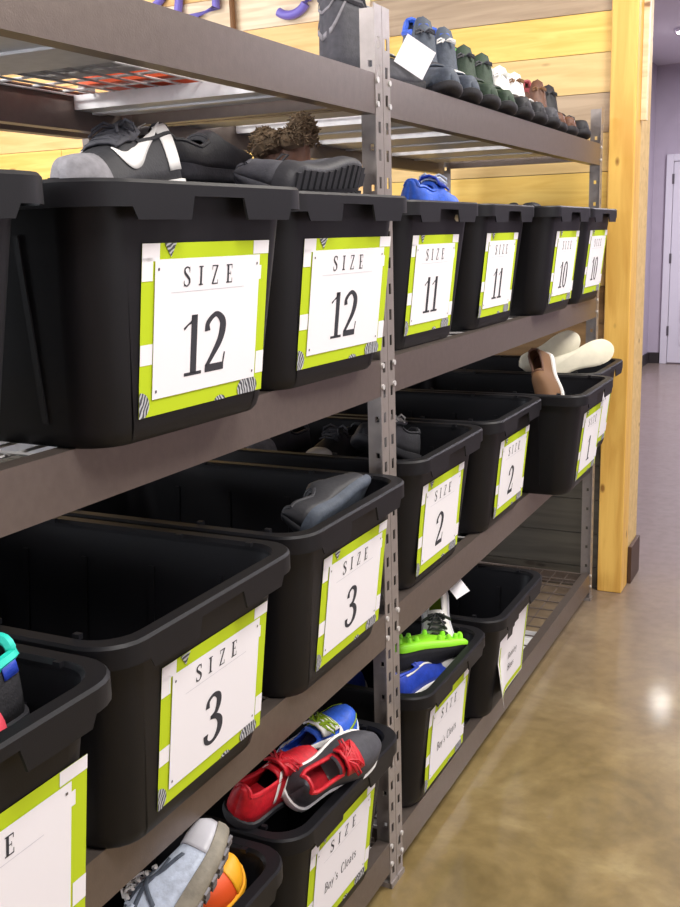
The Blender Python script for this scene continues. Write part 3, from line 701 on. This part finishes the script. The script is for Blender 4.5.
# --- middle row bins
make_shoe('sport_sandal','dark grey sandal leaning inside the front rim of the second size 3 bin','shoe',(-.005,-.17,.905),86,6,-62,form=LOW(L=.235,W=.09,hc=.05,sole=.022),upper=S['s_rubber'],sole=S['s_slate'])
make_shoe('sneaker','black shoe with white toe cap lying deep in the first size 2 bin','shoe',(-.27,.33,.862),-95,0,0,form=LOW(L=.23,hc=.07),upper=S['s_black'],sole=S['s_rubber'],toecap=S['s_white'],lace=S['s_char'])
make_shoe('sneaker','black shoe with white laces standing in the first size 2 bin','shoe',(-.14,.33,.90),-100,22,0,form=LOW(L=.23,hc=.07),upper=S['s_black'],sole=S['s_rubber'],lace=S['s_white'],tongue=S['s_black'])
make_shoe('sneaker','black shoe with grey toe cap lying against the back of the first size 2 bin','shoe',(-.42,.31,.87),-95,8,0,form=LOW(L=.23,hc=.07),upper=S['s_black'],sole=S['s_rubber'],toecap=S['s_grey'])
make_shoe('sneaker','black shoe with teal collar at the lower left edge','shoe',(-.02,-1.135,.872),-92,0,0,form=LOW(L=.22,hc=.085),upper=S['s_black'],sole=S['s_rubber'],lining=S['s_teal'],tongue=S['s_teal'],lace=S['s_char'],bands=(S['s_blue'],[(.07,.22,.17,.22,.10)]))
make_shoe('sneaker','rosy red shoe left of the teal-collared black shoe','shoe',(.052,-1.212,.885),92,0,0,form=LOW(L=.21,W=.07,hc=.06),upper=S['s_rosy'],sole=S['s_white'])
make_shoe('loafer','brown shoe with white sole edge standing up in the nearer size 1 bin','shoe',(-.02,1.39,.925),-60,-50,45,form=LOW(L=.22,W=.085,hc=.06),upper=S['s_tan'],sole=S['s_white'],lining=S['s_brown'])
make_shoe('ballet_flat','cream flat shoe sole up against the pine post, the front one of two','shoe',(.02,1.655,.985),30,18,-105,form=LOW(L=.23,W=.078,hc=.04,sole=.012,vamp=.04,toe=.03),upper=S['s_cream'],sole=S['s_cream'],group='cream flats in the size 1 bin')
make_shoe('ballet_flat','cream flat shoe sole up behind another cream flat, the rear one of two','shoe',(-.10,1.70,1.0),34,24,-100,form=LOW(L=.23,W=.078,hc=.04,sole=.012,vamp=.04,toe=.03),upper=S['s_cream'],sole=S['s_cream'],group='cream flats in the size 1 bin')
# --- bottom row bins
K22 = dict(L=.235, W=.088, hc=.066, toe=.038, vamp=.058, sole=.018)
make_shoe('running_shoe','grey and white running shoe standing toe up on the bottom shelf','shoe',(.03,-.775,.455),80,36,-58,form=LOW(L=.27,W=.095,hc=.075,sole=.03),upper=S['s_ice'],sole=S['s_gum'],bands=(S['s_slate'],[(.2,.2,.7,.32,.05),(.3,.45,.75,.2,.05)]),stripes=(S['s_slate'],[(.45,.1,.6,.42,.03)]),toecap=S['s_silver'],lace=S['s_white'],treads=S['s_grey'])
make_shoe('sneaker','orange and yellow shoe beside the grey running shoe','shoe',(-.05,-.67,.355),80,12,0,form=LOW(**K22),upper=S['s_orange'],sole=S['s_yellow'],toecap=S['s_yellow'],lace=S['s_red'])
make_shoe('soccer_cleat','red cleat with white side stripes in the Boys Cleats bin','shoe',(-.06,-.385,.424),82,0,20,form=LOW(**K22),upper=S['s_red'],sole=S['s_black'],stripes=(S['s_white'],[(.30,.06,.42,.4,.035),(.40,.06,.52,.4,.035),(.50,.06,.62,.4,.035)]),lace=S['s_red'],tongue=S['s_red'],studs=S['s_red'])
make_shoe('soccer_cleat','black cleat with red laces lying on the red cleat','shoe',(.005,-.295,.438),74,2,50,form=LOW(**K22),upper=S['s_char'],sole=S['s_white'],lace=S['s_red'],tongue=S['s_red'],lining=S['s_red'],studs=S['s_black'])
make_shoe('soccer_cleat','blue and white cleat with lime trim in the Boys Cleats bin','shoe',(-.08,-.18,.402),80,8,18,form=LOW(**K22),upper=S['s_brightblue'],sole=S['s_ice'],swoosh=S['s_white'],lace=S['s_lime'],tongue=S['s_white'],bands=(S['s_lime'],[(.55,.14,.95,.22,.04)]),studs=S['s_white'],heelpatch=S['s_white'])
make_shoe('soccer_cleat','royal blue cleat deep in the bin seen past the steel post','shoe',(-.30,.34,.235),80,0,0,form=LOW(**K22),upper=S['s_blue'],sole=S['s_white'],lace=S['s_white'])
make_shoe('soccer_cleat','neon green cleat lying sole up with its studs showing','shoe',(-.045,.35,.452),60,-8,176,form=LOW(**K22),upper=S['s_black'],sole=S['s_neon'],studs=S['s_neon'])
make_shoe('soccer_cleat','white cleat with green insole and white paper tag, heel up','shoe',(-.06,.455,.425),-62,-48,6,form=LOW(**K22),upper=S['s_white'],sole=S['s_silver'],lining=S['s_white'],insole=S['s_lime'],lace=S['s_black'],tag_at=((-.095,.06,.055),.055,.04,(0,0,30)),studs=S['s_silver'])
make_shoe('soccer_cleat','royal blue cleat with white stripe under the neon green cleat','shoe',(-.045,.30,.338),82,0,-12,form=LOW(**K22),upper=S['s_blue'],sole=S['s_white'],bands=(S['s_white'],[(.15,.22,.85,.30,.035)]),studs=S['s_white'])
# --- row of shoes on the top shelf
TZ = Z1+.001
make_shoe('hiking_boot','large grey boot behind the steel post with a white paper tag','boot',(-.13,.285,TZ),64,0,0,form=Form(L=.27,W=.10,hc=.19,boot=True,sole=.028),upper=S['s_char'],sole=S['s_rubber'],lace=S['s_silver'],tongue=S['s_black'],bands=(S['s_grey'],[(.0,.10,.30,.42,.022),(.0,.20,.22,.47,.016)]),tag_at=((.07,-.055,.075),.075,.065,(90,30,-20)))
make_shoe('hiking_boot','grey-blue boot with blue cuff beside the white-tagged boot, the nearer one','boot',(-.085,.50,TZ),-48,0,0,form=Form(L=.26,W=.088,hc=.185,boot=True),upper=S['s_slate'],sole=S['s_rubber'],lace=S['s_char'],tongue=S['s_slate'],lining=S['s_brightblue'],group='grey-blue boots on the top shelf')
make_shoe('hiking_boot','grey-blue boot with blue cuff next to the green-striped shoes, the farther one','boot',(-.085,.64,TZ),-48,0,0,form=Form(L=.26,W=.088,hc=.185,boot=True),upper=S['s_slate'],sole=S['s_rubber'],lace=S['s_white'],tongue=S['s_slate'],lining=S['s_brightblue'],group='grey-blue boots on the top shelf')
GB = [(.05,.30,.74,.22,.03),(.05,.40,.70,.34,.03),(.05,.20,.78,.12,.03)]
make_shoe('high_top_shoe','dark high-top shoe with green stripes, nearer of the pair','shoe',(-.085,.785,TZ),-48,0,0,form=Form(L=.26,W=.088,hc=.16,boot=True),upper=S['s_forest'],sole=S['s_rubber'],bands=(S['s_green'],GB),lace=S['s_char'],tongue=S['s_forest'],group='green striped shoes on the top shelf')
make_shoe('high_top_shoe','dark high-top shoe with green stripes, farther of the pair','shoe',(-.085,.93,TZ),-48,0,0,form=Form(L=.26,W=.088,hc=.16,boot=True),upper=S['s_forest'],sole=S['s_rubber'],bands=(S['s_green'],GB),lace=S['s_char'],tongue=S['s_forest'],group='green striped shoes on the top shelf')
make_shoe('high_top_shoe','black shoe with white collar beside the green-striped pair','shoe',(-.085,1.09,TZ),-48,0,0,form=Form(L=.26,W=.088,hc=.145,boot=True),upper=S['s_black'],sole=S['s_rubber'],lining=S['s_white'],tongue=S['s_white'],lace=S['s_white'],bands=(S['s_silver'],[(.45,.3,.8,.12,.03)]))
make_shoe('high_top_shoe','white-tongued dark shoe with tan laces on the top shelf','shoe',(-.085,1.235,TZ),-48,0,0,form=Form(L=.26,W=.088,hc=.145,boot=True),upper=S['s_black'],sole=S['s_rubber'],lining=S['s_white'],tongue=S['s_white'],lace=S['s_tan'],bands=(S['s_silver'],[(.45,.3,.8,.12,.03)]))
make_shoe('ankle_boot','brown boot with reddish collar, nearer of the brown pair','boot',(-.10,1.54,TZ),-48,0,0,form=Form(L=.25,W=.086,hc=.165,boot=True),upper=S['s_brown'],sole=S['s_rubber'],lining=S['s_pink'],lace=S['s_tan'],tongue=S['s_brown'],group='brown boots on the top shelf')
make_shoe('ankle_boot','dark brown boot, farther of the brown pair on the top shelf','boot',(-.10,1.68,TZ),-48,0,0,form=Form(L=.25,W=.086,hc=.165,boot=True),upper=S['s_brown'],sole=S['s_rubber'],lining=S['s_pink'],lace=S['s_black'],tongue=S['s_black'],group='brown boots on the top shelf')
make_shoe('sneaker','low black shoe with silver trim, between the tan-laced shoe and the brown boots','shoe',(-.085,1.378,TZ),-46,0,0,form=Form(L=.25,W=.088,hc=.055,vamp=.05),upper=S['s_char'],sole=S['s_rubber'],lace=S['s_silver'],bands=(S['s_silver'],[(.5,.25,.85,.12,.04)]))
make_shoe('sneaker','low black shoe right beside the far rack post','shoe',(-.09,1.81,TZ),-46,0,0,form=Form(L=.25,W=.088,hc=.05,vamp=.05),upper=S['s_black'],sole=S['s_rubber'],lace=S['s_char'])
# --- flat shoe boxes lying on the top shelf, seen through the wire deck
def shoebox(loc, size, m, label, rz=0):
    r = thing('shoe_box', label, 'box', 'shoe boxes on the top shelf', loc, math.radians(rz)); x, y, z = size
    g = MB(); g.box((-x/2,-y/2,0),(x/2,y/2,z-.02)); g.build('box_body', m, r, bevel=.001)
    g = MB(); g.box((-x/2-.003,-y/2-.003,z-.035),(x/2+.003,y/2+.003,z)); g.build('box_lid', m, r, bevel=.001)
mm('b_navy',(52,58,78),.6); mm('b_grey',(206,206,208),.6); mm('b_orange',(226,92,44),.55)
shoebox((-.42,-.46,TZ),(.24,.10,.075),S['b_navy'],'navy shoe box on the top shelf, seen through the wire deck')
shoebox((-.42,-.335,TZ),(.24,.13,.075),S['b_grey'],'pale grey shoe box between navy and orange boxes on the top shelf')
shoebox((-.42,-.10,TZ),(.24,.185,.075),S['b_orange'],'orange shoe box on the top shelf, seen through the wire deck')


# ------------------------------------------------------------------ light
def area(name, loc, size, power, col, target=None, sy=None):
    l = bpy.data.lights.new(name, 'AREA'); l.energy = power; l.color = col; l.shape = 'RECTANGLE'; l.size = size; l.size_y = sy or size
    o = bpy.data.objects.new(name, l); COL.objects.link(o); o.location = loc
    if target: o.rotation_euler = (Vector(target)-Vector(loc)).to_track_quat('-Z','Y').to_euler()
    return o
w = bpy.data.worlds.new('world'); SC.world = w; w.use_nodes = True
w.node_tree.nodes['Background'].inputs['Color'].default_value = (.9,.92,1,1); w.node_tree.nodes['Background'].inputs['Strength'].default_value = .3
area('aisle_ceiling_light', (1.5,-1.2,CEIL-.03), 1.2, 75, (1,.96,.92), None, .6)
area('aisle_ceiling_light', (1.3,1.2,CEIL-.03), 1.2, 85, (1,.95,.88), None, .6)
area('room_ceiling_light', (-1.4,-2.2,CEIL-.03), 1.2, 150, (1,.98,.97), None, .6)
area('corridor_fill_light', (1.6,5.0,CEIL-.03), .8, 100, (.93,.9,1), None, .6)
# small round downlight at the end of the corridor
dl = thing('ceiling_downlight', 'small round ceiling light glaring near the corridor end', 'ceiling light', None, (-.5,7.5,CEIL))
g = MB(); g.rings([[(.09*k*math.cos(2*PI*i/20), .09*k*math.sin(2*PI*i/20), z) for i in range(20)] for k, z in ((1.2,0),(1.2,-.02),(1.0,-.03))]); g.build('housing', M['door'], dl, smooth=True)
em = bpy.data.materials.new('lamp_glow'); em.use_nodes = True; eb = em.node_tree.nodes['Principled BSDF']; eb.inputs['Emission Color'].default_value = (1,.97,.95,1); eb.inputs['Emission Strength'].default_value = 90
g = MB(); g.rings([[(.085*math.cos(2*PI*i/20), .085*math.sin(2*PI*i/20), z) for i in range(20)] for z in (-.029,-.034)]); g.build('diffuser', em, dl)

# added window frame and area light, unseen behind the camera: cool low fill
wn = bpy.data.objects.new('added_window_1', None); COL.objects.link(wn); wn.location = (-1.2,-4.19,0); tag(wn, kind='structure')
g = MB()
for x in (-1.6,0,1.6): g.box((x-.04,0,.3),(x+.04,.05,2.5))
for z in (.3,2.42): g.box((-1.6,0,z),(1.6,.05,z+.08))
g.build('added_window_frame', M['dark_base'], wn)
area('added_window_fill', (-1.2,-4.1,1.4), 3.0, 90, (.86,.92,1), (-1.0,0,1.3), 2.0)

area('room_ceiling_light', (-2.6,.6,CEIL-.03), 1.2, 45, (1,.98,.97), None, .6)

area('corridor_fill_light', (.6,7.6,CEIL-.03), .8, 110, (.97,.94,1), None, .6)  # extra area light, added to brighten the corridor end
wn = bpy.data.objects.new('added_window_2', None); COL.objects.link(wn); wn.location = (4.19,.2,0); tag(wn, kind='structure')  # unseen window added on the right to carry a horizontal fill light
g = MB()
for y in (-1.6,0,1.6): g.box((-.05,y-.04,.5),(0,y+.04,2.3))
for z in (.5,2.22): g.box((-.05,-1.6,z),(0,1.6,z+.08))
g.build('added_window_frame', M['dark_base'], wn)
area('added_window_fill', (4.1,.2,1.4), 3.0, 30, (.95,.96,1), (0,.0,1.5), 1.6)

wn = bpy.data.objects.new('added_window_3', None); COL.objects.link(wn); wn.location = (-4.59,-1.2,0); tag(wn, kind='structure')  # added out of view on the left, its light lifts the deck undersides
g = MB()
for y in (-1.4,0,1.4): g.box((0,y-.04,.4),(.05,y+.04,2.2))
for z in (.4,2.12): g.box((0,-1.4,z),(.05,1.4,z+.08))
g.build('added_window_frame', M['dark_base'], wn)
area('added_window_fill', (-4.5,-1.2,1.3), 2.7, 150, (.88,.93,1), (0,-.6,1.5), 1.6)


# ------------------------------------------------------------------ camera (solved from the rack geometry)
cam = bpy.data.cameras.new('camera'); co = bpy.data.objects.new('camera', cam); COL.objects.link(co)
yaw, pit, rol = .4605, -.2092, -.028
fw = Vector((-math.sin(yaw)*math.cos(pit), math.cos(yaw)*math.cos(pit), math.sin(pit)))
rt = Vector((math.cos(yaw), math.sin(yaw), 0)); up = rt.cross(fw)
r2 = rt*math.cos(rol)+up*math.sin(rol); u2 = -rt*math.sin(rol)+up*math.cos(rol)
co.matrix_world = Matrix(((r2.x,u2.x,-fw.x,.8144),(r2.y,u2.y,-fw.y,-1.8336),(r2.z,u2.z,-fw.z,1.4123),(0,0,0,1)))
cam.sensor_fit = 'HORIZONTAL'; cam.sensor_width = 36; cam.lens = 1019.7*36/680; cam.clip_start = .02
SC.camera = co
vs = SC.view_settings; vs.view_transform = 'Standard'; vs.look = 'None'; vs.gamma = 1; vs.use_curve_mapping = False; vs.exposure = 0.0
